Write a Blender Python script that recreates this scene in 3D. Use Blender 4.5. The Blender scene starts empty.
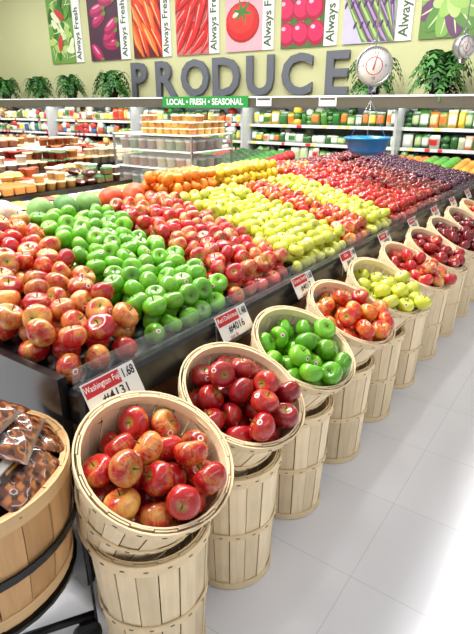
import bpy, math, random
import numpy as np
from mathutils import Matrix, Vector, Euler
R=random.Random(7)
NR=np.random.RandomState(5)
sc=bpy.context.scene
sc.view_settings.view_transform='Standard'
pi=math.pi

def lin(c):
    return tuple(((x/255)/12.92 if x/255<=0.04045 else ((x/255+0.055)/1.055)**2.4) for x in c)
# ---------------------------------------------------------------- materials
class NT:
    def __init__(s,name):
        s.m=bpy.data.materials.new(name); s.m.use_nodes=True
        s.t=s.m.node_tree; s.b=s.t.nodes['Principled BSDF']
    def n(s,typ,**kw):
        x=s.t.nodes.new(typ)
        for k,v in kw.items(): setattr(x,k,v)
        return x
    def l(s,a,b): s.t.links.new(a,b)
    def math(s,op,a,b=None,clamp=False):
        x=s.n('ShaderNodeMath',operation=op,use_clamp=clamp)
        for i,q in enumerate((a,b)):
            if q is None: continue
            if isinstance(q,(int,float)): x.inputs[i].default_value=q
            else: s.l(q,x.inputs[i])
        return x.outputs[0]
    def mix(s,f,a,b,bt='MIX'):
        x=s.n('ShaderNodeMix',data_type='RGBA',blend_type=bt)
        for i,q in ((0,f),(6,a),(7,b)):
            if isinstance(q,(int,float)): x.inputs[i].default_value=q
            elif isinstance(q,tuple): x.inputs[i].default_value=(*q[:3],1)
            else: s.l(q,x.inputs[i])
        return x.outputs[2]
    def noise(s,vec,scale,detail=2,rough=.5):
        x=s.n('ShaderNodeTexNoise'); x.inputs['Scale'].default_value=scale
        x.inputs['Detail'].default_value=detail; x.inputs['Roughness'].default_value=rough
        if vec is not None: s.l(vec,x.inputs['Vector'])
        return x.outputs[0]

def mat(name,c,rough=.5,metal=0,var=.12,scale=6,emis=0,alpha=1,trans=0,spec=.5,coat=0):
    t=NT(name); c=lin(c)
    co=t.n('ShaderNodeTexCoord')
    nz=t.noise(co.outputs['Object'],scale,3)
    dk=tuple(x*(1-var) for x in c); lt=tuple(min(1,x*(1+var)) for x in c)
    o=t.mix(nz,dk,lt); t.l(o,t.b.inputs['Base Color'])
    t.b.inputs['Roughness'].default_value=rough; t.b.inputs['Metallic'].default_value=metal
    t.b.inputs['Specular IOR Level'].default_value=spec
    t.b.inputs['Coat Weight'].default_value=coat
    if emis: 
        t.l(o,t.b.inputs['Emission Color']); t.b.inputs['Emission Strength'].default_value=emis
    t.b.inputs['Alpha'].default_value=alpha; t.b.inputs['Transmission Weight'].default_value=trans
    return t.m

def col_mat(name,rough=.4,coat=0,var=.2,scale=30):
    t=NT(name); a=t.n('ShaderNodeAttribute',attribute_name='Col'); l=t.n('ShaderNodeAttribute',attribute_name='lco')
    nz=t.noise(l.outputs['Vector'],scale,3)
    k=t.math('ADD',t.math('MULTIPLY',nz,2*var),1-var)
    o=t.mix(1.0,a.outputs['Color'],k,'MULTIPLY'); t.l(o,t.b.inputs['Base Color'])
    t.b.inputs['Roughness'].default_value=rough; t.b.inputs['Coat Weight'].default_value=coat
    return t.m

def wood_mat(name,stretch=(40,40,3),dark=.80,rough=.6):
    t=NT(name); a=t.n('ShaderNodeAttribute',attribute_name='Col'); l=t.n('ShaderNodeAttribute',attribute_name='lco')
    mp=t.n('ShaderNodeMapping'); mp.inputs['Scale'].default_value=stretch; t.l(l.outputs['Vector'],mp.inputs['Vector'])
    nz=t.noise(mp.outputs[0],1.0,4,.6)
    nz2=t.noise(l.outputs['Vector'],9,2)
    k=t.math('ADD',t.math('MULTIPLY',nz,(1-dark)*2),dark)
    k2=t.math('ADD',t.math('MULTIPLY',nz2,.25),.87)
    o=t.mix(1.0,a.outputs['Color'],t.math('MULTIPLY',k,k2),'MULTIPLY'); t.l(o,t.b.inputs['Base Color'])
    t.b.inputs['Roughness'].default_value=rough
    bp=t.n('ShaderNodeBump'); bp.inputs['Strength'].default_value=.25; bp.inputs['Distance'].default_value=.002
    t.l(nz,bp.inputs['Height']); t.l(bp.outputs[0],t.b.inputs['Normal'])
    return t.m

def apple_mat(name,c1,c2,amt=.3,gain=3.0,dark=None,sticker=True,rough=.22,stem_c=(150,160,60)):
    """c1 main, c2 blush/secondary; amt = share of secondary"""
    t=NT(name); c1=lin(c1); c2=lin(c2)
    a=t.n('ShaderNodeAttribute',attribute_name='Col'); l=t.n('ShaderNodeAttribute',attribute_name='lco')
    sp=t.n('ShaderNodeSeparateColor'); t.l(a.outputs['Color'],sp.inputs[0])
    r1=sp.outputs[0]; r2=sp.outputs[1]
    cb=t.n('ShaderNodeCombineXYZ'); off=t.math('MULTIPLY',r1,37.0)
    t.l(off,cb.inputs[0]); t.l(off,cb.inputs[1]); t.l(off,cb.inputs[2])
    va=t.n('ShaderNodeVectorMath',operation='ADD'); t.l(l.outputs['Vector'],va.inputs[0]); t.l(cb.outputs[0],va.inputs[1])
    big=t.noise(va.outputs[0],.9,2)
    mp=t.n('ShaderNodeMapping'); mp.inputs['Scale'].default_value=(9,9,1.2); t.l(va.outputs[0],mp.inputs['Vector'])
    st=t.noise(mp.outputs[0],1.0,3,.6)
    s=t.math('ADD',t.math('MULTIPLY',big,1.0),t.math('MULTIPLY',st,.45))
    s=t.math('ADD',s,t.math('MULTIPLY',r2,.25))
    f=t.math('MULTIPLY',t.math('SUBTRACT',s,1.17-amt),gain,True)
    o=t.mix(f,c1,c2)
    br=t.math('ADD',t.math('MULTIPLY',r1,.42),.75)
    o=t.mix(1.0,o,br,'MULTIPLY')
    vo=t.n('ShaderNodeTexVoronoi'); vo.inputs['Scale'].default_value=9; t.l(va.outputs[0],vo.inputs['Vector'])
    fr=t.math('MULTIPLY',t.math('LESS_THAN',vo.outputs['Distance'],.1),.35)
    o=t.mix(fr,o,lin((235,215,150)))
    xyz=t.n('ShaderNodeSeparateXYZ'); t.l(l.outputs['Vector'],xyz.inputs[0])
    rr=t.math('SQRT',t.math('ADD',t.math('POWER',xyz.outputs[0],2.0),t.math('POWER',xyz.outputs[1],2.0)))
    bowl=t.math('MULTIPLY',t.math('SUBTRACT',.42,rr),3.0,True)
    bowl=t.math('MULTIPLY',bowl,t.math('GREATER_THAN',xyz.outputs[2],.2))
    o=t.mix(t.math('MULTIPLY',bowl,.75),o,lin(stem_c))
    if sticker:
        dv=t.n('ShaderNodeVectorMath',operation='DISTANCE'); t.l(l.outputs['Vector'],dv.inputs[0]); dv.inputs[1].default_value=(.86,0,.5)
        k=t.math('MULTIPLY',t.math('LESS_THAN',dv.outputs['Value'],.2),t.math('GREATER_THAN',r2,.35))
        k2=t.math('LESS_THAN',dv.outputs['Value'],.12)
        o=t.mix(k,o,t.mix(k2,lin((225,225,215)),lin((190,60,60))))
    t.l(o,t.b.inputs['Base Color'])
    t.b.inputs['Roughness'].default_value=rough; t.b.inputs['Coat Weight'].default_value=.4; t.b.inputs['Coat Roughness'].default_value=.1
    return t.m

# ---------------------------------------------------------------- mesh accumulator
class Acc:
    def __init__(s): s.v=[];s.f=[];s.m=[];s.c=[];s.l=[];s.s=[];s.n=0
    def add(s,VF,M=None,col=(1,1,1),mat=0,lco=None,smooth=True,cols=None):
        V,F=VF; V=np.asarray(V,float)
        L=V if lco is None else lco
        W=V
        if M is not None:
            A=np.array(M); W=V@A[:3,:3].T+A[:3,3]
        n=s.n; s.v.append(W); s.l.append(L)
        if cols is not None: s.c.append(np.hstack([cols,np.ones((len(V),1))]))
        else: s.c.append(np.tile(np.array([*col[:3],1.0]),(len(V),1)))
        s.f+= [tuple(i+n for i in f) for f in F]
        if isinstance(mat,int): s.m+=[mat]*len(F)
        else: s.m+=list(mat)
        s.s+=[smooth]*len(F); s.n+=len(V); return s
    def obj(s,name,mats,parent=None,autosm=False):
        me=bpy.data.meshes.new(name); V=np.vstack(s.v)
        me.from_pydata(V.tolist(),[],s.f)
        a=me.attributes.new('Col','FLOAT_COLOR','POINT'); a.data.foreach_set('color',np.vstack(s.c).astype(np.float32).ravel())
        a=me.attributes.new('lco','FLOAT_VECTOR','POINT'); a.data.foreach_set('vector',np.vstack(s.l).astype(np.float32).ravel())
        me.polygons.foreach_set('material_index',s.m); me.polygons.foreach_set('use_smooth',s.s)
        for m in (mats if isinstance(mats,(list,tuple)) else [mats]): me.materials.append(m)
        me.update()
        o=bpy.data.objects.new(name,me); sc.collection.objects.link(o)
        if parent: o.parent=parent
        return o

def T(x,y,z): return Matrix.Translation((x,y,z))
def RX(a): return Matrix.Rotation(a,4,'X')
def RY(a): return Matrix.Rotation(a,4,'Y')
def RZ(a): return Matrix.Rotation(a,4,'Z')
def S(x,y=None,z=None):
    if y is None: y=z=x
    return Matrix.Diagonal((x,y,z,1))

def box(x0,x1,y0,y1,z0,z1):
    V=[(x,y,z) for z in (z0,z1) for y in (y0,y1) for x in (x0,x1)]
    return V,[(0,2,3,1),(4,5,7,6),(0,1,5,4),(2,6,7,3),(0,4,6,2),(1,3,7,5)]
def bbox(x0,x1,y0,y1,z0,z1,b=.01):
    V=[];F=[]
    xs=(x0,x1);ys=(y0,y1);zs=(z0,z1)
    idx={}
    for i in (0,1):
        for j in (0,1):
            for k in (0,1):
                sx=1-2*i;sy=1-2*j;sz=1-2*k
                for ax,p in enumerate(((xs[i],ys[j]+sy*b,zs[k]+sz*b),(xs[i]+sx*b,ys[j],zs[k]+sz*b),(xs[i]+sx*b,ys[j]+sy*b,zs[k]))):
                    idx[(i,j,k,ax)]=len(V);V.append(p)
    g=lambda i,j,k,a: idx[(i,j,k,a)]
    for i in (0,1): F.append((g(i,0,0,0),g(i,1,0,0),g(i,1,1,0),g(i,0,1,0)))
    for j in (0,1): F.append((g(0,j,0,1),g(1,j,0,1),g(1,j,1,1),g(0,j,1,1)))
    for k in (0,1): F.append((g(0,0,k,2),g(1,0,k,2),g(1,1,k,2),g(0,1,k,2)))
    for i in (0,1):
        for j in (0,1):
            F.append((g(i,j,0,0),g(i,j,1,0),g(i,j,1,1),g(i,j,0,1)))
        for k in (0,1):
            F.append((g(i,0,k,0),g(i,1,k,0),g(i,1,k,2),g(i,0,k,2)))
    for j in (0,1):
        for k in (0,1):
            F.append((g(0,j,k,1),g(1,j,k,1),g(1,j,k,2),g(0,j,k,2)))
    for i in (0,1):
        for j in (0,1):
            for k in (0,1): F.append((g(i,j,k,0),g(i,j,k,1),g(i,j,k,2)))
    return V,F
def lathe(prof,n=24,cap0=False,cap1=False):
    V=[];F=[]
    for r,z in prof:
        for i in range(n):
            a=2*pi*i/n; V.append((r*math.cos(a),r*math.sin(a),z))
    for j in range(len(prof)-1):
        for i in range(n):
            k=(i+1)%n; F.append((j*n+i,j*n+k,(j+1)*n+k,(j+1)*n+i))
    if cap0: F.append(tuple(range(n))[::-1])
    if cap1: F.append(tuple((len(prof)-1)*n+i for i in range(n)))
    return V,F
def tube(pts,r,n=8):
    V=[];F=[];pts=[Vector(p) for p in pts]
    for j,p in enumerate(pts):
        d=(pts[min(j+1,len(pts)-1)]-pts[max(j-1,0)]).normalized()
        q=d.to_track_quat('Z','Y')
        for i in range(n):
            a=2*pi*i/n; V.append(tuple(p+q@Vector((r*math.cos(a),r*math.sin(a),0))))
    for j in range(len(pts)-1):
        for i in range(n):
            k=(i+1)%n;F.append((j*n+i,j*n+k,(j+1)*n+k,(j+1)*n+i))
    F.append(tuple(range(n))[::-1]);F.append(tuple((len(pts)-1)*n+i for i in range(n)))
    return V,F
def torus(Rr,rw,rh,n=40,z=0):
    pr=[(Rr,z-rh),(Rr+rw,z-rh),(Rr+rw,z+rh),(Rr,z+rh),(Rr,z-rh)]
    return lathe(pr,n)
def sphere(nu=16,nv=10,r=1):
    pr=[(r*math.sin(pi*j/nv),-r*math.cos(pi*j/nv)) for j in range(nv+1)]
    pr[0]=(1e-4,-r);pr[-1]=(1e-4,r)
    return lathe(pr,nu)
def apple(nu,nv):
    pr=[]
    for j in range(nv+1):
        th=pi*j/nv
        r=math.sin(th)*(1.02+.10*math.cos(th))
        z=.9*math.cos(th)-.34*math.exp(-(th/.42)**2)+.2*math.exp(-((pi-th)/.35)**2)
        pr.append((max(r,1e-3),z))
    pr=pr[::-1]
    V,F=lathe(pr,nu); V=np.array(V)
    a=np.arctan2(V[:,1],V[:,0]); k=1+.025*np.cos(5*a)*(V[:,2]<0)
    V[:,0]*=k;V[:,1]*=k
    m=[0]*len(F)
    V2,F2=tube([(0,0,.5),(.02,0,.8),(.08,0,1.02)],.045,5); n=len(V)
    V=np.vstack([V,np.array(V2)]); F=F+[tuple(i+n for i in f) for f in F2]; m+= [1]*len(F2)
    return (V,F),m
AP_HI=apple(28,18); AP_MD=apple(18,12); AP_LO=apple(12,8)
GR=sphere(10,8,1); GRAPE=((np.array(GR[0]),GR[1]),[0]*len(GR[1]))
def put_apple(acc,p,r,proto=AP_MD,tilt=None,n=None):
    tl=R.uniform(.1,1.5) if tilt is None else tilt
    M=T(*p)@RZ(R.uniform(0,2*pi))@RX(tl)@RZ(R.uniform(0,2*pi))@S(r*R.uniform(.93,1.03),r*R.uniform(.93,1.03),r*R.uniform(.9,1.02))
    acc.add(proto[0],M,col=(R.random(),R.random(),0),mat=proto[1])

def empty(name,loc=(0,0,0)):
    e=bpy.data.objects.new(name,None); e.empty_display_size=.1; e.location=loc; sc.collection.objects.link(e); return e
def one(name,VF,m,parent=None,M=None,smooth=False,col=(1,1,1)):
    return Acc().add(VF,M,smooth=smooth,col=col).obj(name,m,parent)
def text(name,body,size,m,M,parent=None,extr=0,offset=0,ax='CENTER',ay='CENTER',sx=1):
    cu=bpy.data.curves.new(name,'FONT'); cu.body=body; cu.size=size; cu.extrude=extr; cu.offset=offset
    cu.align_x=ax; cu.align_y=ay; cu.materials.append(m); cu.resolution_u=3
    o=bpy.data.objects.new(name,cu); sc.collection.objects.link(o); o.matrix_world=M@S(sx,1,1)
    if parent: 
        o.parent=parent
    return o

# ---------------------------------------------------------------- material set
M_STEM=mat('stem_brown',(95,65,35),.7)
M_COL=col_mat('coloured_packaging',.28,coat=.2)
M_PRINT=col_mat('printed_poster',.45,var=.12,scale=6)
M_LEAFC=col_mat('leafy',.6,var=.4,scale=8)
M_WOODV=wood_mat('basket_wood')
M_TUBW=wood_mat('barrel_wood',(30,30,2.5),.6)
M_BLACK=mat('black_plastic',(22,22,24),.25,var=.2)
M_BLKMET=mat('black_metal',(25,25,27),.35,metal=.3)
M_WHITE=mat('white_card',(238,238,236),.45,var=.03)
M_RED=mat('red_print',(200,30,38),.4,var=.05)
M_TXT=mat('black_print',(20,20,20),.5)
M_TXTR=mat('red_text',(205,25,30),.5)
M_METAL=mat('brushed_steel',(185,188,190),.3,metal=.9,var=.05)
M_WHMET=mat('white_enamel',(232,234,236),.35,var=.03)
M_GRNSIGN=mat('green_sign',(40,150,62),.4,var=.05)
M_WTXT=mat('white_print',(250,250,250),.5,emis=.15,var=.01)
M_GTXT=mat('green_print',(70,95,60),.5)
def acryl():
    t=NT('clear_acrylic'); t.b.inputs['Base Color'].default_value=(.9,.95,.97,1); t.b.inputs['Roughness'].default_value=.05
    t.b.inputs['Alpha'].default_value=.07; co=t.n('ShaderNodeTexCoord')
    nz=t.noise(co.outputs['Object'],3); t.l(t.math('ADD',t.math('MULTIPLY',nz,.05),.03),t.b.inputs['Roughness']); return t.m
M_ACR=acryl()

A_FUJI=apple_mat('apple_red_fuji',(184,22,28),(236,182,88),.38,2.8)
A_FAR=apple_mat('apple_bright_red',(190,22,26),(230,120,60),.34,1.8)
A_GALA=apple_mat('apple_gala',(200,28,24),(240,180,70),.38,2.8)
A_DEEP=apple_mat('apple_deep_red',(156,12,24),(214,80,44),.28,2.4)
A_PINK=apple_mat('apple_pinkish_red',(198,28,42),(232,200,104),.36,2.6)
A_GREEN=apple_mat('apple_green',(92,168,28),(150,204,60),.42,1.6,stem_c=(80,120,36))
A_LIME=apple_mat('apple_lime_yellow',(204,210,54),(224,222,108),.5,1.5,stem_c=(150,150,60))
A_YEL=apple_mat('apple_golden',(240,206,50),(244,186,40),.4,1.5,sticker=False,stem_c=(230,200,60))
A_DARK=apple_mat('apple_dark_red',(104,8,24),(150,24,40),.3,2,stem_c=(120,50,30))
A_GRAPE=apple_mat('grape_skin',(50,14,48),(96,24,64),.5,2,sticker=False,stem_c=(58,14,44))
A_ORNG=apple_mat('orange_peel',(244,130,14),(250,165,45),.4,1.5,sticker=False,rough=.4,stem_c=(236,140,30))

# ---------------------------------------------------------------- room
def floor_mat():
    t=NT('vinyl_tile'); co=t.n('ShaderNodeTexCoord')
    br=t.n('ShaderNodeTexBrick'); br.offset=0; br.squash=1
    br.inputs['Scale'].default_value=1; br.inputs['Mortar Size'].default_value=.0018; br.inputs['Brick Width'].default_value=.457; br.inputs['Row Height'].default_value=.457
    br.inputs['Mortar Smooth'].default_value=.3
    br.inputs['Color1'].default_value=(*lin((232,233,240)),1); br.inputs['Color2'].default_value=(*lin((236,237,243)),1); br.inputs['Mortar'].default_value=(*lin((208,210,217)),1)
    t.l(co.outputs['Object'],br.inputs['Vector'])
    n1=t.noise(co.outputs['Object'],1.3,3); n2=t.noise(co.outputs['Object'],120,2)
    k=t.math('ADD',t.math('MULTIPLY',n1,.08),t.math('ADD',t.math('MULTIPLY',n2,.05),.935))
    t.l(t.mix(1.0,br.outputs['Color'],k,'MULTIPLY'),t.b.inputs['Base Color'])
    t.b.inputs['Roughness'].default_value=.42
    return t.m
X0,X1,Y0,Y1,ZC=-16,5,-5,8.5,4.4
one('floor',box(X0,X1,Y0,Y1,-.1,0),floor_mat())
one('ceiling',box(X0,X1,Y0,Y1,ZC,ZC+.1),mat('ceiling_tile',(234,235,236),.9,var=.05))
MW=mat('wall_paint_olive',(198,199,152),.8,var=.03,scale=1.5)
one('wall_back',box(X0,X1,Y1,Y1+.1,0,ZC),MW)
one('wall_left',box(X0-.1,X0,Y0,Y1,0,ZC),MW)
MW2=mat('wall_paint_white',(226,228,230),.8,var=.03,scale=1.5)
one('wall_right',box(X1,X1+.1,Y0,Y1,0,ZC),MW2)
one('wall_front',box(X0,X1,Y0-.1,Y0,0,ZC),MW2)
MB=mat('baseboard_vinyl',(60,58,55),.5)
one('baseboard_left',box(X0,X0+.015,Y0,Y1-.02,0,.1),MB); one('baseboard_right',box(X1-.015,X1,Y0,Y1-.02,0,.1),MB)
one('baseboard_front',box(X0+.02,X1-.02,Y0,Y0+.015,0,.1),MB)

# ceiling lights: main row beside the stand, plus unseen strips added as fill
def strip(x,y,lx,ly,pw,col=(1,.99,.97),z=ZC):
    e=empty('ceiling_or_fill_light',(x,y,z))
    one('housing',box(-lx/2-.04,lx/2+.04,-ly/2-.04,ly/2+.04,-.09,-.001),M_WHMET,e)
    L=bpy.data.lights.new('tube_or_fill_light','AREA'); L.shape='RECTANGLE'; L.size=lx; L.size_y=ly; L.energy=pw; L.color=col
    o=bpy.data.objects.new('tube_or_fill_light',L); o.location=(0,0,-.1); sc.collection.objects.link(o); o.parent=e
strip(-3.0,2.6,.16,7.5,570,(1,.975,.925))
strip(-7.5,3.0,.3,8,210)  # this strip and those below are fill, added out of view to brighten the interior
strip(-12,3.0,.3,8,170)
strip(2.4,2.2,.3,8,75,(.87,.92,1))
strip(-6,6.9,12,.25,130)

# ---------------------------------------------------------------- back wall posters
def gpoly(acc,pts,x,z,y,col,s=1):
    V=[(x+px*s,y,z+pz*s) for px,pz in pts]
    acc.add((V,[tuple(range(len(V)))]),col=lin(col),smooth=False)
def ell(rx,rz,a=0,n=22):
    return [(rx*math.cos(t)*math.cos(a)-rz*math.sin(t)*math.sin(a),rx*math.cos(t)*math.sin(a)+rz*math.sin(t)*math.cos(a)) for t in [2*pi*i/n for i in range(n)]]
def carrot(l,w,a):
    p=[(-w*.6,l*.5),(-w,l*.42),(-w*.75,0),(-w*.2,-l*.42),(0,-l*.5),(w*.2,-l*.42),(w*.75,0),(w,l*.42),(w*.6,l*.5)][::-1]
    return [(x*math.cos(a)-z*math.sin(a),x*math.sin(a)+z*math.cos(a)) for x,z in p]
ZB=2.48; PH=1.65
posters=[(-11.25,-10.14,'leaf'),(-9.88,-8.68,'eggplant'),(-8.56,-7.55,'carrot'),(-7.40,-6.38,'chili'),(-6.22,-5.22,'tomato'),(-5.07,-4.04,'radish'),(-3.94,-2.85,'asparagus'),(-2.74,-1.65,'cabbage')]
for x0,x1,kind in posters:
    e=empty('produce_poster')
    one('board',box(x0,x1,Y1-.03,Y1-.002,ZB,ZB+PH),M_WHITE,e)
    acc=Acc(); y=Y1-.033; w=(x1-x0)*.78; x1p=x0+w
    bg={'leaf':(110,155,70),'eggplant':(70,35,60),'carrot':(90,24,22),'chili':(190,110,110),'tomato':(225,170,180),'radish':(70,110,50),'asparagus':(190,185,215),'cabbage':(90,130,55)}[kind]
    gpoly(acc,[(0,0),(w,0),(w,PH),(0,PH)],x0,ZB,y,bg)
    lay=[0]
    RR=random.Random(kind)
    def put(shape,fx,fz,c,s=1):
        lay[0]+=1
        pts=[(min(max(px*s+fx,.01),w-.01),min(max(pz*s+fz,.01),PH-.01)) for px,pz in shape]
        gpoly(acc,pts,x0,ZB,y-.0004*lay[0],c)
    if kind=='leaf':
        for i in range(34):
            a=RR.uniform(0,pi);c=RR.choice([(60,120,40),(95,150,60),(170,200,110),(200,60,60),(225,230,190),(50,100,40)])
            put(ell(.17,.07,a),RR.uniform(.1,w-.1),RR.uniform(.1,1.5),c)
            put(ell(.14,.008,a),RR.uniform(.1,w-.1),RR.uniform(.1,1.5),(225,235,190))
    elif kind=='eggplant':
        for i in range(10):
            fx=RR.uniform(.15,w-.15);fz=.15+i*.16;a=RR.uniform(-.8,.8)
            put(ell(.24,.12,a),fx,fz,(150,22,75)); put(ell(.2,.07,a),fx-.01,fz+.03,(190,45,105)); put(ell(.12,.02,a),fx-.02,fz+.06,(235,160,190)); put(ell(.06,.05),fx+.2*math.cos(a),fz+.2*math.sin(a),(90,140,50))
    elif kind=='carrot':
        for i in range(12):
            fx=.06+(i%4)*w/4;fz=.3+(i//4)*.45;a=.5+RR.uniform(-.2,.2)
            put(carrot(.8,.12,a),fx+.05,fz,(185,38,22) if i%2 else (215,80,30)); put(carrot(.7,.07,a),fx+.04,fz+.01,(215,62,30) if i%2 else (235,120,45)); put(carrot(.5,.015,a),fx+.01,fz,(250,190,130))
    elif kind=='chili':
        for i in range(15):
            fx=.0+(i%4)*w/3.4;fz=.2+(i//4)*.38;a=-.6+RR.uniform(-.35,.35)
            put(carrot(.75,.12,a),fx+.1,fz,(165,14,20)); put(carrot(.7,.08,a),fx+.09,fz+.01,(205,28,28)); put(carrot(.45,.012,a),fx+.06,fz+.02,(250,160,150)); put(carrot(.2,.02,a),fx+.30,fz+.36,(80,140,50))
    elif kind=='tomato':
        for fx,fz,s in ((.36,.45,.36),(.25,1.2,.3),(.6,1.2,.28)):
            put(ell(s,s*.88),fx,fz,(170,18,25)); put(ell(s*.93,s*.8),fx-.01,fz+.015,(200,24,28)); put(ell(s*.75,s*.6),fx-.03,fz+.05,(222,48,42)); put(ell(.07,.035,.5),fx-s*.4,fz+s*.35,(255,215,205))
            for k in range(6):
                a=k*2*pi/6+.3; put(carrot(.26,.035,a),fx+.1*math.sin(a),fz+s*.45-.08*math.cos(a),(60,120,40))
    elif kind=='radish':
        for i in range(12):
            fx=.1+(i%3)*w/3+RR.uniform(-.04,.04);fz=.2+(i//3)*.36
            put(carrot(.3,.05,pi+.2),fx,fz+.24,(110,170,60)); put(ell(.17,.18),fx,fz,(165,20,65)); put(ell(.14,.14),fx-.01,fz+.02,(210,38,90)); put(ell(.04,.03),fx-.06,fz+.09,(250,180,205))
    elif kind=='asparagus':
        for i in range(10):
            a=.55; fx=.0+i*w/8; 
            put(carrot(1.7,.055,a+pi),fx,.65,(95,65,110) if i%2 else (100,135,65)); put(carrot(1.6,.02,a+pi),fx-.01,.66,(165,140,180) if i%2 else (165,190,120))
            for q in range(4): put(ell(.055,.022,a+.6),fx+.2-.17*q,.25+.28*q,(80,50,95))
    else:
        for i in range(14):
            a=i*2*pi/14; put(ell(.3,.13,a),.42+.22*math.cos(a),.5+.22*math.sin(a),[(80,130,50),(125,170,75),(100,55,100)][i%3]); put(ell(.25,.012,a),.42+.22*math.cos(a),.5+.22*math.sin(a),(200,220,160))
        for i in range(8):
            a=i*2*pi/8+.3; put(ell(.17,.09,a),.42+.1*math.cos(a),.5+.1*math.sin(a),[(175,205,120),(145,185,90)][i%2])
        put(ell(.3,.2,.4),.4,1.2,(110,60,110))
    acc.obj('print',M_PRINT,e)
    Mx=Matrix(((0,-1,0,(x1p+x1)/2),(0,0,-1,Y1-.034),(1,0,0,ZB+.05),(0,0,0,1)))
    text('slogan_always','Always Fresh',.20,M_GTXT,Mx,e,ax='LEFT',offset=.004,sx=.95)

M_LET=mat('grey_letter',(98,102,112),.5,var=.04)
e=empty('produce_sign')
cx=-8.42; pitch=(8.42-3.97)/6
for i,ch in enumerate('PRODUCE'):
    o=text('letter_'+ch.lower(),ch,.86,M_LET,Matrix.Translation((0,0,0)),None,extr=.03,offset=.022,ax='LEFT',ay='BOTTOM')
    bpy.context.view_layer.update()
    dg=bpy.context.evaluated_depsgraph_get(); me=bpy.data.meshes.new_from_object(o.evaluated_get(dg))
    nm=o.name; bpy.data.objects.remove(o); o=bpy.data.objects.new(nm,me); sc.collection.objects.link(o)
    P=np.array([v.co[:] for v in me.vertices]); lo=P.min(0);hi=P.max(0)
    k=.65/(hi[1]-lo[1]); kx=k*1.02
    o.matrix_world=T(cx+i*pitch-kx*(lo[0]+hi[0])/2,Y1-.06,1.75-k*lo[1])@RX(pi/2)@S(kx,k,1)
    o.parent=e

# ---------------------------------------------------------------- refrigerated case
CY=7.45
e=empty('refrigerated_produce_case')
CXa,CXb=-15.6,2.5
M_CREAM=mat('case_cream',(215,216,205),.5,var=.04)
M_HDR=mat('case_header_bronze',(92,86,72),.45)
M_CASE=mat('case_interior_grey',(150,155,158),.5,var=.05)
one('back_panel',box(CXa,CXb,8.36,8.46,0,1.7),M_CASE,e)
one('top_canopy',box(CXa,CXb,CY,8.46,1.64,1.72),M_HDR,e)
one('header_fascia',box(CXa,CXb,CY-.03,CY,1.56,1.72),M_HDR,e)
one('header_trim',box(CXa,CXb,CY-.04,CY-.03,1.70,1.725),M_WHMET,e)
one('base',box(CXa,CXb,CY-.08,8.36,0,.42),M_CREAM,e)
one('base_rail',box(CXa,CXb,CY-.12,CY-.08,.36,.46),M_BLACK,e)
sh=[(.42,CY-.08),(.74,7.66),(1.02,7.70),(1.29,7.74)]
acc=Acc()
for z,yf in sh[1:]:
    acc.add(box(CXa,CXb,yf,8.36,z-.02,z),smooth=False,col=lin((190,193,193)))
    acc.add(box(CXa,CXb,yf-.02,yf,z-.03,z+.015),smooth=False,col=lin((225,225,225)))
for x in np.arange(CXa,CXb+.1,2.6): acc.add(box(x-.02,x+.02,CY+.05,8.36,.42,1.64),smooth=False,col=lin((190,193,193)))
acc.obj('shelves',M_COL,e)
acc=Acc()
for z,yf in sh[1:]:
    x=CXa+.1
    while x<CXb-.1:
        if R.random()<.75: acc.add(box(x,x+R.uniform(.05,.09),yf-.024,yf-.0205,z-.028,z+.012),smooth=False,col=lin(R.choice([(250,250,250),(250,250,250),(250,240,120),(220,60,60)])))
        x+=R.uniform(.1,.18)
acc.obj('price_tags',M_COL,e)
L=bpy.data.lights.new('case_light','AREA'); L.shape='RECTANGLE'; L.size=CXb-CXa-.4; L.size_y=.08; L.energy=70; L.color=(.97,1,.98)
o=bpy.data.objects.new('case_light',L); o.location=((CXa+CXb)/2,CY+.09,1.62); o.rotation_euler=(math.radians(28),0,0); sc.collection.objects.link(o); o.parent=e
for xx in (-4.85,-3.75):
    one('clip_sign',box(xx,xx+.28,CY-.045,CY-.041,1.58,1.71),M_WHITE,e)
    one('clip_sign_bar',box(xx+.02,xx+.26,CY-.048,CY-.0455,1.665,1.695),M_HDR,e)

def pillow(nx=6,nz=6):
    V=[];F=[]
    for s in (-1,1):
        for j in range(nz+1):
            for i in range(nx+1):
                u=-1+2*i/nx;v=-1+2*j/nz
                d=(max(0,1-u**4)*max(0,1-v**4))**.6
                V.append((u*.5,s*.5*d,.5+v*.5))
    n=(nx+1)*(nz+1)
    for s in (0,1):
        for j in range(nz):
            for i in range(nx):
                a=s*n+j*(nx+1)+i; f=(a,a+1,a+nx+2,a+nx+1); F.append(f if s==0 else f[::-1])
    return V,F
PIL=pillow()
LATHE_TUB=lathe([(.001,0),(.40,0),(.47,.78),(.52,.8),(.52,.95),(.46,1.0),(.001,1.0)],14)
def tub_item(acc,x,y,z,d,h,c,lid=(215,220,215)):
    V=np.array(LATHE_TUB[0]); cols=np.tile(lin(c),(len(V),1)); cols[V[:,2]>.79]=lin(lid)
    k=(V[:,2]>.99)&(np.hypot(V[:,0],V[:,1])<.2); cols[k]=lin(c)
    acc.add(LATHE_TUB,T(x,y,z)@S(d,d,h),cols=cols,lco=V*.1+np.array([x,y,z]))
CLAM=bbox(-.5,.5,-.5,.5,0,1,.12)
def clam_item(acc,x,y,z,w,h,c,lid):
    V=np.array(CLAM[0]); cols=np.tile(lin(c),(len(V),1)); cols[V[:,2]>.8]=lin(lid)
    acc.add((V,CLAM[1]),T(x,y,z)@RZ(R.uniform(-.08,.08))@S(w,w,h),cols=cols,lco=V*.1+np.array([x,y,z]),smooth=False)
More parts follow.
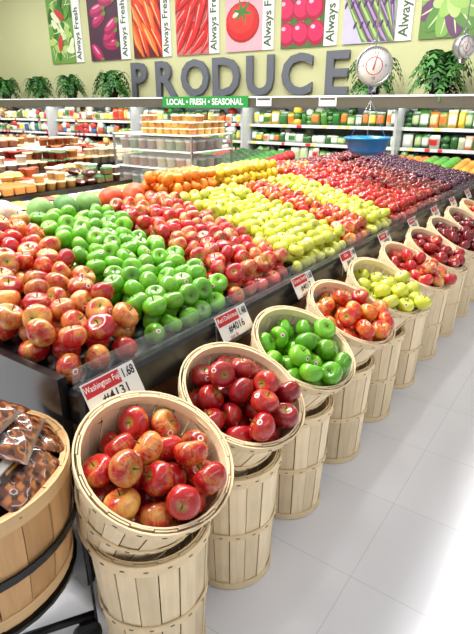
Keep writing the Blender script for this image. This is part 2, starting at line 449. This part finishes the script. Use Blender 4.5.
def bag_item(acc,x,y,z,w,h,c,c2):
    V=np.array(PIL[0]); cols=np.tile(lin(c),(len(V),1)); m=(abs(V[:,2]-.5)<.22)&(abs(V[:,0])<.3); cols[m]=lin(c2)
    acc.add(PIL,T(x,y,z+h*.5)@RZ(R.uniform(0,3))@RX(pi/2+R.uniform(-.2,.2))@T(0,0,-w*.5)@S(w,h,w),cols=cols,lco=V+x)
HEAD=sphere(9,6,.5)
def clump(acc,x,y,z,s,c):
    V=np.array(HEAD[0]); V=V*(1+.25*NR.rand(len(V),1)); acc.add((V,HEAD[1]),T(x,y,z+.4*s)@RZ(R.random()*6)@S(s,s,s*.85),col=lin(c),lco=V+x)
pal=[[(50,110,38),(85,140,60),(30,75,28)],[(225,228,218),(205,215,190),(150,175,130)],[(130,165,95),(205,215,185),(90,135,60)],[(190,50,40),(215,215,200),(60,110,50)],[(215,220,205),(60,120,50),(45,95,40)],[(230,190,60),(60,110,50),(140,165,80)],[(120,40,80),(215,215,205),(90,140,60)],[(235,130,40),(225,220,205),(80,130,50)]]
palL=[[(200,90,50),(230,200,120),(160,70,40)],[(225,228,218),(190,160,110),(120,80,50)],[(150,95,60),(220,215,200),(200,170,90)],[(70,110,60),(220,220,205),(190,50,40)],[(60,90,150),(225,225,215),(200,60,50)]]
acc=Acc()
for li,(z,yf) in enumerate(sh):
    x=CXa+.12; hmax=[.29,.25,.24,.29][li]
    while x<CXb-.1:
        left=x<-8.5
        p=R.choice(palL) if left else (pal[R.choice([0,1,2,4,0,2,3,5,4,6,7])] if li else pal[R.choice([0,0,3,5,2])])
        hs=R.uniform(.55,1)
        for _ in range(R.randint(2,5)):
            wd=R.uniform(.08,.16)
            if x+wd>CXb-.06: x+=wd; continue
            xq=(x-CXa)%2.6
            if xq<wd/2+.03 or xq>2.6-wd/2-.03: x+=.05; continue
            h=R.uniform(.85,1)*hmax*hs
            for row in range(3):
                yy=yf+.07+row*.16
                c=R.choice(p)
                if R.random()<(.85 if li else .2):
                    V=np.array(PIL[0]); cols=np.tile(lin(c),(len(V),1))
                    m=(abs(V[:,2]-.55)<.25)&(abs(V[:,0])<.4); cols[m]=lin(R.choice([(235,235,228),(50,115,50),(190,205,150),(200,50,45),(240,215,90),(230,120,50),c]))
                    m=V[:,2]>.95; cols[m]=lin(R.choice([(235,235,228),(50,115,50),(30,70,35)]))
                    acc.add(PIL,T(x,yy,z+.005)@RZ(R.uniform(-.25,.25))@RX(R.uniform(-.12,.1))@S(wd*.98,.12,h),cols=cols,lco=V+x)
                else:
                    s=wd*1.1; zz=z
                    while zz+s*.75<z+hmax: clump(acc,x,yy,zz,s,R.choice(p)); zz+=s*.7
            x+=wd
acc.obj('packaged_salad_greens',M_COL,e)

e=empty('green_banner_sign')
one('panel',box(-6.84,-5.0,CY-.06,CY-.042,1.555,1.73),M_GRNSIGN,e)
text('lettering','LOCAL • FRESH • SEASONAL',.135,M_WTXT,Matrix(((1,0,0,-5.92),(0,0,-1,CY-.0625),(0,1,0,1.642),(0,0,0,1))),e,offset=.003,sx=.97)

def frond(acc,a,l,lift,z0):
    n=11; pts=[]
    for i in range(n+1):
        t=i/n; r=l*(t*.95); z=z0+lift*math.sin(min(t*1.7,1.9)*pi/2*.8)-l*.55*t**3
        pts.append(Vector((r*math.cos(a),r*math.sin(a),z)))
    side=Vector((-math.sin(a),math.cos(a),0))
    for i in range(1,n+1):
        p=pts[i]; d=(pts[i]-pts[i-1]); wl=l*.22*(1.05-abs(i/n-.35))
        if i==n: wl*=.3
        for s in (-1,1):
            q=p+side*s*wl+d*.5-Vector((0,0,wl*.25))
            acc.add(([tuple(p-d*.5),tuple(q-d*.25),tuple(q+d*.2),tuple(p+d*.4)],[(0,1,2,3)]),col=lin(R.choice([(40,95,30),(50,115,38),(26,70,24),(70,130,50)])),smooth=False)
for fx,s in ((-12.35,.9),(-11.05,.85),(-9.9,.85),(-8.62,1.0),(-3.12,1.0),(-2.2,1.1)):
    e=empty('potted_fern',(fx,7.85,1.721))
    Acc().add(lathe([(.001,0),(.09,0),(.12,.15),(.13,.15),(.13,.17),(.11,.17),(.1,.14),(.001,.14)],20)).obj('pot',mat('pot_brown',(80,66,50),.6),e)
    acc=Acc()
    for i in range(90): frond(acc,i*2.4,R.uniform(.24,.46)*s,R.uniform(.04,.44)*s,.15)
    acc.obj('fronds',M_LEAFC,e)

# ---------------------------------------------------------------- main apple stand
XF=-1.12; XR=-2.17; YA,YB=.76,6.0; SL=.16; ZF=.83
M_BRW=mat('stand_wood_brown',(104,66,44),.45,var=.3,scale=4)
e=empty('produce_display_stand')
one('plinth',box(-2.95,-1.22,YA+.06,YB-.06,0,.12),M_BLACK,e)
one('cabinet',box(-3.0,-1.17,YA+.02,YB-.02,.12,.74),M_BRW,e)
def prism(pts,y0,y1):
    n=len(pts); V=[(x,y0,z) for x,z in pts]+[(x,y1,z) for x,z in pts]
    F=[tuple(range(n)),tuple(range(2*n-1,n-1,-1))]+[(i,i+n,(i+1)%n+n,(i+1)%n) for i in range(n)]
    return V,F
ZR=ZF+SL*(XF-XR)
one('sloped_bed',prism([(XF,.74),(XF,ZF),(XR,ZR),(-2.5,ZR),(-3.02,.88),(-3.02,.74)],YA,YB),M_BLACK,e)
one('front_rail',bbox(-1.119,-1.055,YA-.01,YB,.745,.865,.012),M_BLACK,e)
one('wood_apron',box(-1.168,-1.12,YA,YB-.001,.60,.744),M_BRW,e)
one('apron_trim',bbox(-1.17,-1.10,YA,YB,.565,.60,.006),M_BLACK,e)
one('acrylic_guard',box(-1.095,-1.090,YA,YB,.862,.925),M_ACR,e)
one('end_panel',box(-3.02,-1.12,YA-.03,YA-.001,.12,.90),M_BLACK,e)
for yy in np.arange(YA+.6,YB,1.1): one('rail_joint',box(-1.056,-1.052,yy,yy+.006,.75,.86),M_METAL,e)
signs=[(.852,'Washington Fuji','1.68','#4131',.195),(1.45,'Red Delicious','1.48','#4016',.19),(2.0,'Granny Smith','1.68','#4017',.18),(2.5,'Gala','1.48','#4135',.18),(3.03,'Golden','1.68','#4020',.17),(3.57,'Braeburn','1.48','#4103',.17),(4.1,'Fuji','1.68','#4131',.16),(4.62,'Gala','1.28','#4133',.16),(5.15,'Red','1.28','#4015',.16)]
tl=math.radians(28)
for y,a,b,c,w in signs:
    e=empty('price_sign')
    h=w*.56
    def MS(lx,ly,lz=0): 
        B=Matrix(((0,-math.sin(tl),math.cos(tl),-1.038),(1,0,0,y),(0,math.cos(tl),math.sin(tl),.838),(0,0,0,1)))
        return B@T(lx,ly,lz)
    one('card',box(-w/2,w/2,-h/2,h/2,0,.003),M_WHITE,e,MS(0,0,.004))
    one('header_red',box(-w/2+.004,w*.18,h*.10,h/2-.004,0,.001),M_RED,e,MS(0,0,.0075))
    one('holder',box(-w/2,w/2,-h/2-.006,-h/2+.006,-.004,.012),M_BLACK,e,MS(0,0,0))
    text('name_text',a,h*.24,M_WTXT,MS(-w*.155,h*.31,.0092),e,sx=1 if len(a)<10 else (.84 if len(a)<14 else .74))
    text('price_text',b,h*.36,M_TXT,MS(w*.34,h*.28,.0082),e,offset=.0008,sx=.72)
    text('code_text',c,h*.36,M_TXT,MS(w*.02,-h*.10,.0082),e,offset=.0006)
    text('unit_text','per lb',h*.2,M_TXTR,MS(-w*.15,-h*.37,.0082),e)
def pile(name,y0,y1,r,m,k0=.30,k1=.30,layers=2,xf=XF+.005,xr=XR-.02,proto=AP_MD):
    acc=Acc(); d=2*r
    for L in range(layers):
        px=d*.87; i=0
        x=xf-r*1.1-L*px*.55
        while x>xr:
            tt=(XF-x)/1.05
            ya=y0+k0*tt; yb=y1+k1*tt; wdt=yb-ya-.006
            n=max(1,int(wdt/d))
            if (n+.5)*d*.97>wdt and n>1: n-=1
            sp=(wdt-d)/(n-.5)
            for q in range(n):
                if L==layers-1 and R.random()<.035: continue
                yy=ya+.003+r+q*sp+(sp*.5 if (i+L)%2 else 0)
                z=ZF+SL*(XF-x)+r*.9+L*d*.72+R.uniform(-.008,.010)
                j=.0 if (q in (0,n-1)) else .010
                put_apple(acc,(x+R.uniform(-.010,.010),yy+R.uniform(-j,j),z),r*R.uniform(.92,1.04),proto if L==layers-1 else (AP_LO if proto is not GRAPE else GRAPE))
            x-=px; i+=1
    return acc.obj(name,[m,M_STEM])
pile('red_apple_pile',YA,1.10,.046,A_FUJI,k0=0,proto=AP_HI)
pile('green_apple_pile',1.10,1.58,.043,A_GREEN,proto=AP_HI)
pile('red_apple_pile',1.58,2.08,.042,A_PINK)
pile('golden_apple_pile',2.08,2.72,.039,A_LIME,xr=-2.1)
pile('red_apple_pile',2.72,3.06,.038,A_GALA,xr=-2.1)
pile('yellow_apple_pile',3.06,3.46,.038,A_LIME,xr=-2.1)
pile('red_apple_pile',3.46,4.0,.038,A_FAR)
pile('dark_red_apple_pile',4.0,4.5,.038,A_DEEP)
pile('plum_pile',4.5,5.0,.034,A_DARK,proto=AP_LO)
pile('grape_pile',5.0,5.97,.022,A_GRAPE,k1=0,layers=3,proto=GRAPE)
def gourd(ribs,amp,sq,nu=30,nv=16):
    V,F=sphere(nu,nv,1); V=np.array(V); a=np.arctan2(V[:,1],V[:,0]); k=1+amp*(np.abs(np.cos(ribs*a/2))-.6); V[:,0]*=k;V[:,1]*=k;V[:,2]*=sq; return V,F
def melonpile(name,items,m):
    acc=Acc()
    for x,y,z,r,c,rib,amp,sq in items: acc.add(gourd(rib,amp,sq),T(x,y,z)@RZ(R.random()*6)@RX(R.uniform(.2,1.4))@S(r),col=lin(c))
    return acc.obj(name,m)
M_MEL=col_mat('melon_rind',.5,var=.25,scale=5)
xm=-2.42
melonpile('cantaloupe_pile',[(xm,.96,ZR+.08,.075,(232,222,194),10,.03,1.05),(xm,1.12,ZR+.08,.075,(234,226,202),10,.03,1.05),(xm,1.28,ZR+.08,.075,(228,212,180),10,.03,1.05),(xm,1.44,ZR+.078,.075,(236,230,210),10,.03,1.05),(xm+.12,1.35,ZR+.13,.06,(236,230,210),10,.03,1.05)],M_MEL)
melonpile('striped_melon_pile',[(xm,1.63,ZR+.075,.072,(120,165,85),12,.03,1.1),(xm,1.79,ZR+.072,.070,(80,130,55),12,.03,1.1),(xm,1.95,ZR+.070,.070,(110,155,75),12,.03,1.1)],M_MEL)
melonpile('small_pumpkin_pile',[(xm,2.12,ZR+.075,.082,(225,85,45),9,.10,.85),(xm,2.30,ZR+.075,.082,(228,95,50),9,.10,.85)],M_MEL)
def ridge(name,y0,y1,r,m,lay=2,xs=-2.24):
    acc=Acc()
    for L in range(lay):
        x=xs-L*r*.8
        i=0
        while x>-2.54+L*r*.8:
            yy=y0+r+(r if (i+L)%2 else 0)
            while yy<y1-r*.9:
                put_apple(acc,(x,yy,ZR+r*.9+L*r*1.5),r,AP_LO); yy+=2*r
            x-=1.8*r; i+=1
    acc.obj(name,[m,M_STEM])
ridge('orange_pile',2.42,2.95,.043,A_ORNG,3,-2.20)
ridge('lemon_pile',2.95,3.75,.040,A_YEL,3,-2.20)
ridge('red_apple_pile',3.75,4.4,.04,A_GALA)
ridge('plum_pile',4.4,5.9,.038,A_DARK)

# ---------------------------------------------------------------- baskets
def slat_ring(acc,M,rt,rb,h,n,c,bulge=0,gap=.05,th=.004,cvar=14):
    for i in range(n):
        a0=2*pi*(i+gap)/n; a1=2*pi*(i+1-gap)/n; off=.0025 if i%2 else 0
        V=[];F=[];nz=4 if bulge else 2; na=2
        for s in (0,1):
            for j in range(nz+1):
                t=j/nz; r=rb+(rt-rb)*t+bulge*math.sin(pi*t)+off-(th if s==0 else 0)
                for k in range(na+1):
                    a=a0+(a1-a0)*k/na; V.append((r*math.cos(a),r*math.sin(a),h*t))
        m=(na+1)*(nz+1)
        for s in (0,1):
            for j in range(nz):
                for k in range(na):
                    q=s*m+j*(na+1)+k; f=(q,q+1,q+na+2,q+na+1); F.append(f if s else f[::-1])
        for j in range(nz):
            for k in (0,na):
                q=j*(na+1)+k; F.append((q,q+na+1,q+na+1+m,q+m))
        for k in range(na):
            for j in (0,nz):
                q=j*(na+1)+k; F.append((q,q+1,q+1+m,q+m))
        dv=R.uniform(-cvar,cvar*.6); cc=tuple(min(255,max(0,x+dv)) for x in c)
        V=np.array(V); acc.add((V,F),M,col=lin(cc),lco=V+np.array([i*1.7,i*.9,0]),smooth=False)
def hoop(acc,M,r,z,hh,c,slope=0,th=.005,n=44):
    pr=[(r-slope*hh,z-hh),(r+th-slope*hh,z-hh),(r+th+slope*hh,z+hh),(r+slope*hh,z+hh),(r-slope*hh,z-hh)]
    V,F=lathe(pr,n); V=np.array(V); 
    an=np.arctan2(V[:,1],V[:,0])
    acc.add((V,F),M,col=lin(c),lco=np.stack([V[:,2],V[:,2]*0,an*.1],1),smooth=False)
def basket_acc(M,rt,rb,h,n=22,c=(246,224,186),mid=True):
    acc=Acc(); sl=(rt-rb)/h
    slat_ring(acc,M,rt,rb,h,n,c,gap=.03,cvar=20)
    hc=(240,216,174)
    hoop(acc,M,rt+.003,h-.018,.018,hc,sl); hoop(acc,M,rt-.012,h-.014,.014,hc,sl,th=.005)
    if mid: hoop(acc,M,rb+(rt-rb)*.5+.003,h*.5,.011,hc,sl)
    hoop(acc,M,rb+.004,.016,.013,hc,sl)
    V,F=lathe([(rb-.006,.012),(.001,.012),(.001,.018),(rb-.006,.018)],32); acc.add((V,F),M,col=lin((200,175,130)),smooth=False)
    for k in range(n):
        a=2*pi*(k+.5)/n
        for zz,rr in ((h-.018,rt+.0085),(h*.5,rb+(rt-rb)*.5+.0085)):
            acc.add(box(-.0008,.0016,-.006,.006,-.001,.001),M@RZ(a)@T(rr,0,zz),col=lin((120,115,105)),smooth=False)
    return acc
def relax(n,r,rt,rb,h,zb,g,seed):
    rs=np.random.RandomState(seed); P=np.stack([rs.uniform(-.1,.1,n),rs.uniform(-.1,.1,n),rs.uniform(zb,h+.25,n)],1)
    g=np.array(g); g=g/np.linalg.norm(g)
    for it in range(700):
        P+=g*(.004 if it<500 else .0012)
        for _ in range(3):
            D=P[:,None]-P[None]; d=np.linalg.norm(D,axis=2)+np.eye(n)*9; ov=np.maximum(0,2*r*.97-d)
            P+=(D/d[...,None]*ov[...,None]).sum(1)*.35
            z=np.clip(P[:,2],0,h); lim=rb+(rt-rb)*z/h-r-.008; q=np.hypot(P[:,0],P[:,1])+1e-9
            k=np.where((q>lim)&(P[:,2]<h+r*.8),lim/q,1); P[:,0]*=k;P[:,1]*=k
            P[:,2]=np.maximum(P[:,2],zb+r)
    return P
TILT=math.radians(28)
HB=.335; RT=.203; RBm=.142
bk=[(.78,A_FUJI,.045,42,AP_HI),(1.18,A_DEEP,.044,45,AP_HI),(1.59,A_GREEN,.043,48,AP_HI),(2.03,A_GALA,.043,48,AP_MD),(2.46,A_LIME,.042,51,AP_MD),(2.90,A_PINK,.042,51,AP_MD),(3.36,A_DEEP,.042,51,AP_MD),(3.82,A_DARK,.042,51,AP_LO),(4.28,A_DARK,.042,51,AP_LO),(4.74,A_GALA,.042,51,AP_LO)]
for i,(y,m,r,n,pr) in enumerate(bk):
    e=empty('apple_bushel_basket')
    rc=Vector((-.805,y,.757)); rot=RZ(R.uniform(-.12,.04))@RY(TILT+R.uniform(-.03,.03))
    ax=(rot@Vector((0,0,1)))
    M=T(*(rc-ax*HB))@rot
    basket_acc(M@RZ(R.random()),RT,RBm,HB).obj('upper_basket',M_WOODV,e)
    basket_acc(T(-.872,y+.015,0)@RZ(R.random()),.172,.145,.505,18).obj('lower_basket',M_WOODV,e)
    gl=(M.to_3x3().inverted()@Vector((.10,-.0,-1))); gl=Vector((gl.x*.4,gl.y,gl.z))
    P=relax(n,r,RT,RBm,HB,.10,gl,i+3)
    acc=Acc()
    for p in P:
        w=M@Vector(p); put_apple(acc,w,r,pr)
    acc.obj('apples',[m,M_STEM],e)

# ---------------------------------------------------------------- left barrel cart with snack bags
e=empty('half_barrel_cart')
bx,by,bz=-1.17,.448,.43; BH=.34
MBR=T(bx,by,bz)
acc=Acc(); slat_ring(acc,MBR,.262,.232,BH,20,(205,160,108),bulge=.010,gap=.02,th=.014,cvar=22)
V,F=lathe([(.228,.01),(.001,.01),(.001,.03),(.228,.03)],32); acc.add((V,F),MBR,col=lin((160,120,80)),smooth=False)
hoop(acc,MBR,.263,BH-.018,.02,(212,175,125),.05,th=.007)
hoop(acc,MBR,.237,.03,.018,(212,175,125),.1,th=.007)
acc.obj('barrel',M_TUBW,e)
acc=Acc()
hoop(acc,MBR,.264,.17,.011,(255,255,255),0,th=.006)
V,F=lathe([(.001,-.012),(.25,-.012),(.25,-.001),(.001,-.001)],32); acc.add((V,F),MBR,smooth=False)
for a in (-.55,1.0,2.5,4.0):
    c,s=math.cos(a),math.sin(a)
    acc.add(box(-.005,.003,-.016,.016,.10-.0,.63),T(bx+.274*c,by+.274*s,0)@RZ(a),smooth=False)
    acc.add(tube([(bx,by,.12),(bx+.27*c,by+.27*s,.12)],.012,8))
    Mw=T(bx+.24*c,by+.24*s,.045)@RZ(a)@RX(pi/2)
    acc.add(lathe([(.001,-.014),(.035,-.014),(.045,-.008),(.045,.008),(.035,.014),(.001,.014)],20),Mw)
    acc.add(box(-.02,.034,-.022,.022,.085,.11),T(bx+.24*c,by+.24*s,0)@RZ(a),smooth=False)
    acc.add(tube([(bx+.24*c,by+.24*s,.05),(bx+.24*c,by+.24*s,.1)],.01,6))
acc.obj('metal_stand',M_BLKMET,e)
PB=pillow(40,34)
def snackbag(acc,M,seed):
    V=np.array(PB[0]); rs=np.random.RandomState(seed)
    u=V[:,0]*2; v=(V[:,2]-.5)*2; sg=np.sign(V[:,1])
    V[:,1]+=sg*.09*np.sin(9*u+seed)*np.cos(8*v+seed*2)*(1-v*v)
    V[:,2]+=.008*np.sin(60*u)*(abs(v)>.93)
    cols=np.tile(lin((112,62,36)),(len(V),1))
    k=np.sin(14*u+seed)*np.cos(15*v+seed)>.1; cols[k]=lin((178,112,64))
    k=np.sin(15*u+seed*3)*np.cos(12*v)<-.4; cols[k]=lin((62,34,26))
    k=(v>.52); cols[k]=lin((56,30,28))
    k=(abs(v)>.94); cols[k]=lin((150,130,118))
    k=(abs(u)<.75)&(abs(v-.1)<.30); cols[k]=lin((44,26,26))
    k=(abs(u)<.6)&(abs(v-.2)<.10); cols[k]=lin((244,238,226))
    k=(abs(u)<.42)&(abs(v-.0)<.05); cols[k]=lin((214,150,60))
    acc.add((V,PB[1]),M,cols=cols)
M_BAG=col_mat('glossy_snack_bag',.16,coat=.9,var=.12,scale=14)
acc=Acc(); k=0
acc.add(lathe([(.001,BH+.06),(.12,BH+.03),(.243,BH-.05)],24),MBR,col=lin((60,36,28)))
# stacked bags: printed face (local -Y) turned up and outwards
for lay,(nn,rr,zz,lean,off) in enumerate(((7,.178,BH+.035,.95,.32),(5,.12,BH+.095,1.12,.75),(3,.06,BH+.145,1.3,.5),(1,.0,BH+.175,1.5,.7))):
    for i in range(nn):
        a=i*2*pi/nn+off; k+=1
        snackbag(acc,MBR@T(rr*math.cos(a),rr*math.sin(a),zz)@RZ(a+pi/2+R.uniform(-.12,.12))@RX(-lean+R.uniform(-.06,.06))@T(0,0,-.09)@S(.19,.04,.18),k)
acc.obj('snack_bags',M_BAG,e)

# ---------------------------------------------------------------- deli / cut fruit table
e=empty('deli_table')
M_TBL=mat('table_brown',(96,74,58),.5)
one('table_base',box(-6.9,-3.45,1.3,4.9,0,.70),M_TBL,e)
one('table_top',bbox(-6.95,-3.4,1.25,4.95,.70,.76,.01),M_TBL,e)
one('riser',box(-6.9,-4.20,1.35,4.0,.76,.86),M_BLACK,e)
one('riser_upper',box(-6.9,-4.95,1.35,4.9,.86,.96),M_BLACK,e)
one('front_lip',box(-3.4,-3.385,1.25,4.95,.70,.80),M_WHITE,e)
acc=Acc()
cols1=[(236,196,40),(205,50,40),(240,215,90),(130,170,50),(230,120,40),(240,225,180),(60,35,28)]
lids=[(232,234,230),(238,238,236),(215,200,170),(190,60,45),(60,110,60)]
y=1.36
while y<3.95:
    kind=R.choice([0,0,0,1,2]); c=R.choice(cols1)
    for _ in range(R.randint(2,4)):
        c2=R.choice(cols1)
        for ix in range(8):
            cc=c if ix<4 else c2
            if kind==1: clam_item(acc,-3.46-ix*.102,y,.76,.092,.05,cc,(235,238,235) if ix%2 else cc)
            elif kind==2 and ix<4: bag_item(acc,-3.46-ix*.102,y,.76,.11,.05,cc,(240,238,230))
            else: tub_item(acc,-3.46-ix*.102,y,.76,.098,.06,cc,tuple(min(255,int(q*.6+95)) for q in cc))
        y+=.102
        if y>3.95: break
acc.obj('cut_fruit_cups',M_COL,e)
acc=Acc()
cols2=[(170,100,50),(190,130,65),(120,64,38),(214,165,90),(196,120,60),(180,50,35),(224,190,120),(90,50,35),(225,205,170)]
def blk(x,y,z,w,h,kind,c,lid):
    if kind==0: tub_item(acc,x,y,z,w*.95,h,c,lid)
    elif kind==1: clam_item(acc,x,y,z,w*.92,h*.95,c,lid)
    else: bag_item(acc,x,y,z,w*1.1,h,c,lid)
for (xs,nx,st,z0,h,yend,hi) in ((-4.28,6,.115,.86,.075,3.95,0),(-5.03,15,.122,.96,.08,4.85,7)):
    for seg in range(0,nx,3):
        y=1.42
        while y<yend:
            c=R.choice(cols2); kind=R.choice([0,0,0,0,1,2]); lid=R.choice(lids[:3]*2+lids+[c,c,c])
            for _ in range(R.randint(2,4)):
                for ix in range(seg,min(seg+3,nx)):
                    for l in range(R.choice([1,1,2])+(1 if hi and ix>hi else 0)): blk(xs-ix*st,y,z0+l*h,st*.95,h,kind,c,lid)
                y+=st
                if y>yend: break
acc.obj('deli_packages',M_COL,e)

e=empty('acrylic_display_case')
ax0,ax1,ay0,ay1=-4.62,-3.48,4.15,4.85
for z in (.76,.96,1.14,1.30): one('shelf',bbox(ax0,ax1,ay0,ay1,z+.001,z+.016,.004),M_WHMET,e)
for x in (ax0,ax1-.02):
    for y in (ay0,ay1-.02): one('post',box(x,x+.02,y,y+.02,.777,1.31),M_METAL,e)
one('front_pane',box(ax0+.02,ax1-.02,ay0,ay0+.004,.78,1.29),M_ACR,e); one('side_pane',box(ax1-.006,ax1-.002,ay0+.02,ay1-.02,.78,1.29),M_ACR,e)
acc=Acc()
for z in (.777,.977,1.157):
    for ix in range(8):
        for iy in range(4):
            c=R.choice([(190,175,140),(180,110,55),(215,205,185),(120,140,80),(140,100,70)])
            tub_item(acc,ax0+.1+ix*.135,ay0+.1+iy*.15,z,.12,.11,c,(205,205,200))
for ix in range(7):
    for iy in range(5):
        for l in range(R.choice([2,2,3])): tub_item(acc,ax0+.42+ix*.108,ay0+.1+iy*.12,1.317+l*.062,.10,.06,R.choice([(222,165,60),(205,130,50),(230,190,90)]),(225,215,190))
acc.obj('containers',M_COL,e)

# ---------------------------------------------------------------- far produce islands
def island(name,x0,x1,y0,y1,h,rows):
    e=empty(name)
    one('cabinet',box(x0+.03,x1-.03,y0+.03,y1-.03,0,h-.06),M_BRW,e); one('bed',bbox(x0,x1,y0,y1,h-.06,h,.01),M_BLACK,e)
    acc=Acc(); x=x0+.1
    while x<x1-.08:
        c=R.choice(rows); s=R.choice([.1,.12,.14])
        for _ in range(R.randint(2,4)):
            if x>x1-.08: break
            yy=y0+.1
            while yy<y1-.08:
                clump(acc,x,yy,h-.01+.1*(yy-y0),s,tuple(max(0,min(255,q+R.randint(-15,15))) for q in c)); yy+=s*.85
            x+=s*.9
    acc.obj('loose_produce',M_LEAFC,e)
island('leafy_green_island',-6.0,-3.3,5.2,6.3,.84,[(50,110,38),(80,140,50),(35,75,30),(150,175,100),(170,40,36)])
island('citrus_pepper_island',-2.75,-.6,6.3,7.0,.84,[(235,150,60),(240,200,120),(225,120,50),(90,150,60),(120,30,50)])

# ---------------------------------------------------------------- hanging scales
def scale(x,y,zd,rot,r=.135,pan=True,panz=1.30):
    e=empty('hanging_scale',(x,y,zd)); e.rotation_euler=(0,0,rot)
    Md=RX(pi/2)
    acc=Acc(); acc.add(lathe([(.001,-.05),(r*.9,-.05),(r,-.04),(r,.04),(r*.97,.052),(r*.90,.052),(r*.90,.045),(.001,.045)],40),Md)
    acc.add(tube([(0,0,r-.01),(0,0,ZC-zd-.001)],.006,8)); acc.add(torus(.018,.006,.004,16),T(0,0,r+.02)@RX(pi/2))
    acc.add(bbox(-.03,.03,-.03,.03,-r-.05,-r+.01,.006))
    acc.obj('housing',M_METAL,e)
    Acc().add(lathe([(.001,.047),(r*.89,.047),(r*.89,.046)],40),Md).obj('dial_face',M_WHITE,e)
    acc=Acc()
    for k in range(40):
        a=k*2*pi/40; l=.1 if k%5==0 else .05
        acc.add(box(-.001,.001,-.0495,-.048,r*(.86-l),r*.86),RY(a),smooth=False,col=(0,0,0))
    acc.add(([(-.005,-.052,-.03),(.005,-.052,-.03),(.0015,-.052,r*.75),(-.0015,-.052,r*.75)],[(0,1,2,3)]),RY(.25),col=lin((200,30,30)),smooth=False)
    acc.add(lathe([(r*.42,.0485),(r*.46,.0485)],30),Md,col=lin((200,60,60)))
    acc.obj('dial_marks',M_COL,e)
    for k,tx in enumerate(['0','5','10','15']):
        a=k*pi/2; text('dial_number',tx,.03,M_TXT,T(math.sin(a)*r*.62,-.0495,math.cos(a)*r*.62)@RX(pi/2),e)
    if pan:
        acc=Acc(); pz=panz-zd
        acc.add(tube([(0,0,-r-.04),(0,0,-r-.10)],.005,6))
        for k in range(3):
            a=k*2*pi/3+.5; acc.add(tube([(0,0,-r-.10),(.165*math.cos(a),.165*math.sin(a),pz+.055)],.0025,5))
        acc.obj('hanger_wires',M_METAL,e)
        Acc().add(lathe([(.001,-.07),(.11,-.065),(.15,-.03),(.172,.055),(.185,.055),(.185,.068),(.166,.068),(.142,-.022),(.105,-.055),(.001,-.06)],40),T(0,0,pz)).obj('pan',mat('blue_pan',(35,140,225),.3,var=.05),e)
scale(-1.68,4.22,1.875,.38,.14,True,1.29)
scale(-1.55,6.3,2.16,.9,.11,False)

# ---------------------------------------------------------------- camera
cam=bpy.data.cameras.new('camera'); cam.sensor_fit='VERTICAL'; cam.sensor_height=36; cam.lens=515/634*36
co=bpy.data.objects.new('camera',cam); co.location=(0,0,1.6)
co.rotation_euler=(math.radians(90-22.4),0,math.radians(35.2)); sc.collection.objects.link(co); sc.camera=co
w=bpy.data.worlds.new('world'); sc.world=w; w.use_nodes=True; w.node_tree.nodes['Background'].inputs[0].default_value=(.8,.9,1,1); w.node_tree.nodes['Background'].inputs[1].default_value=.3
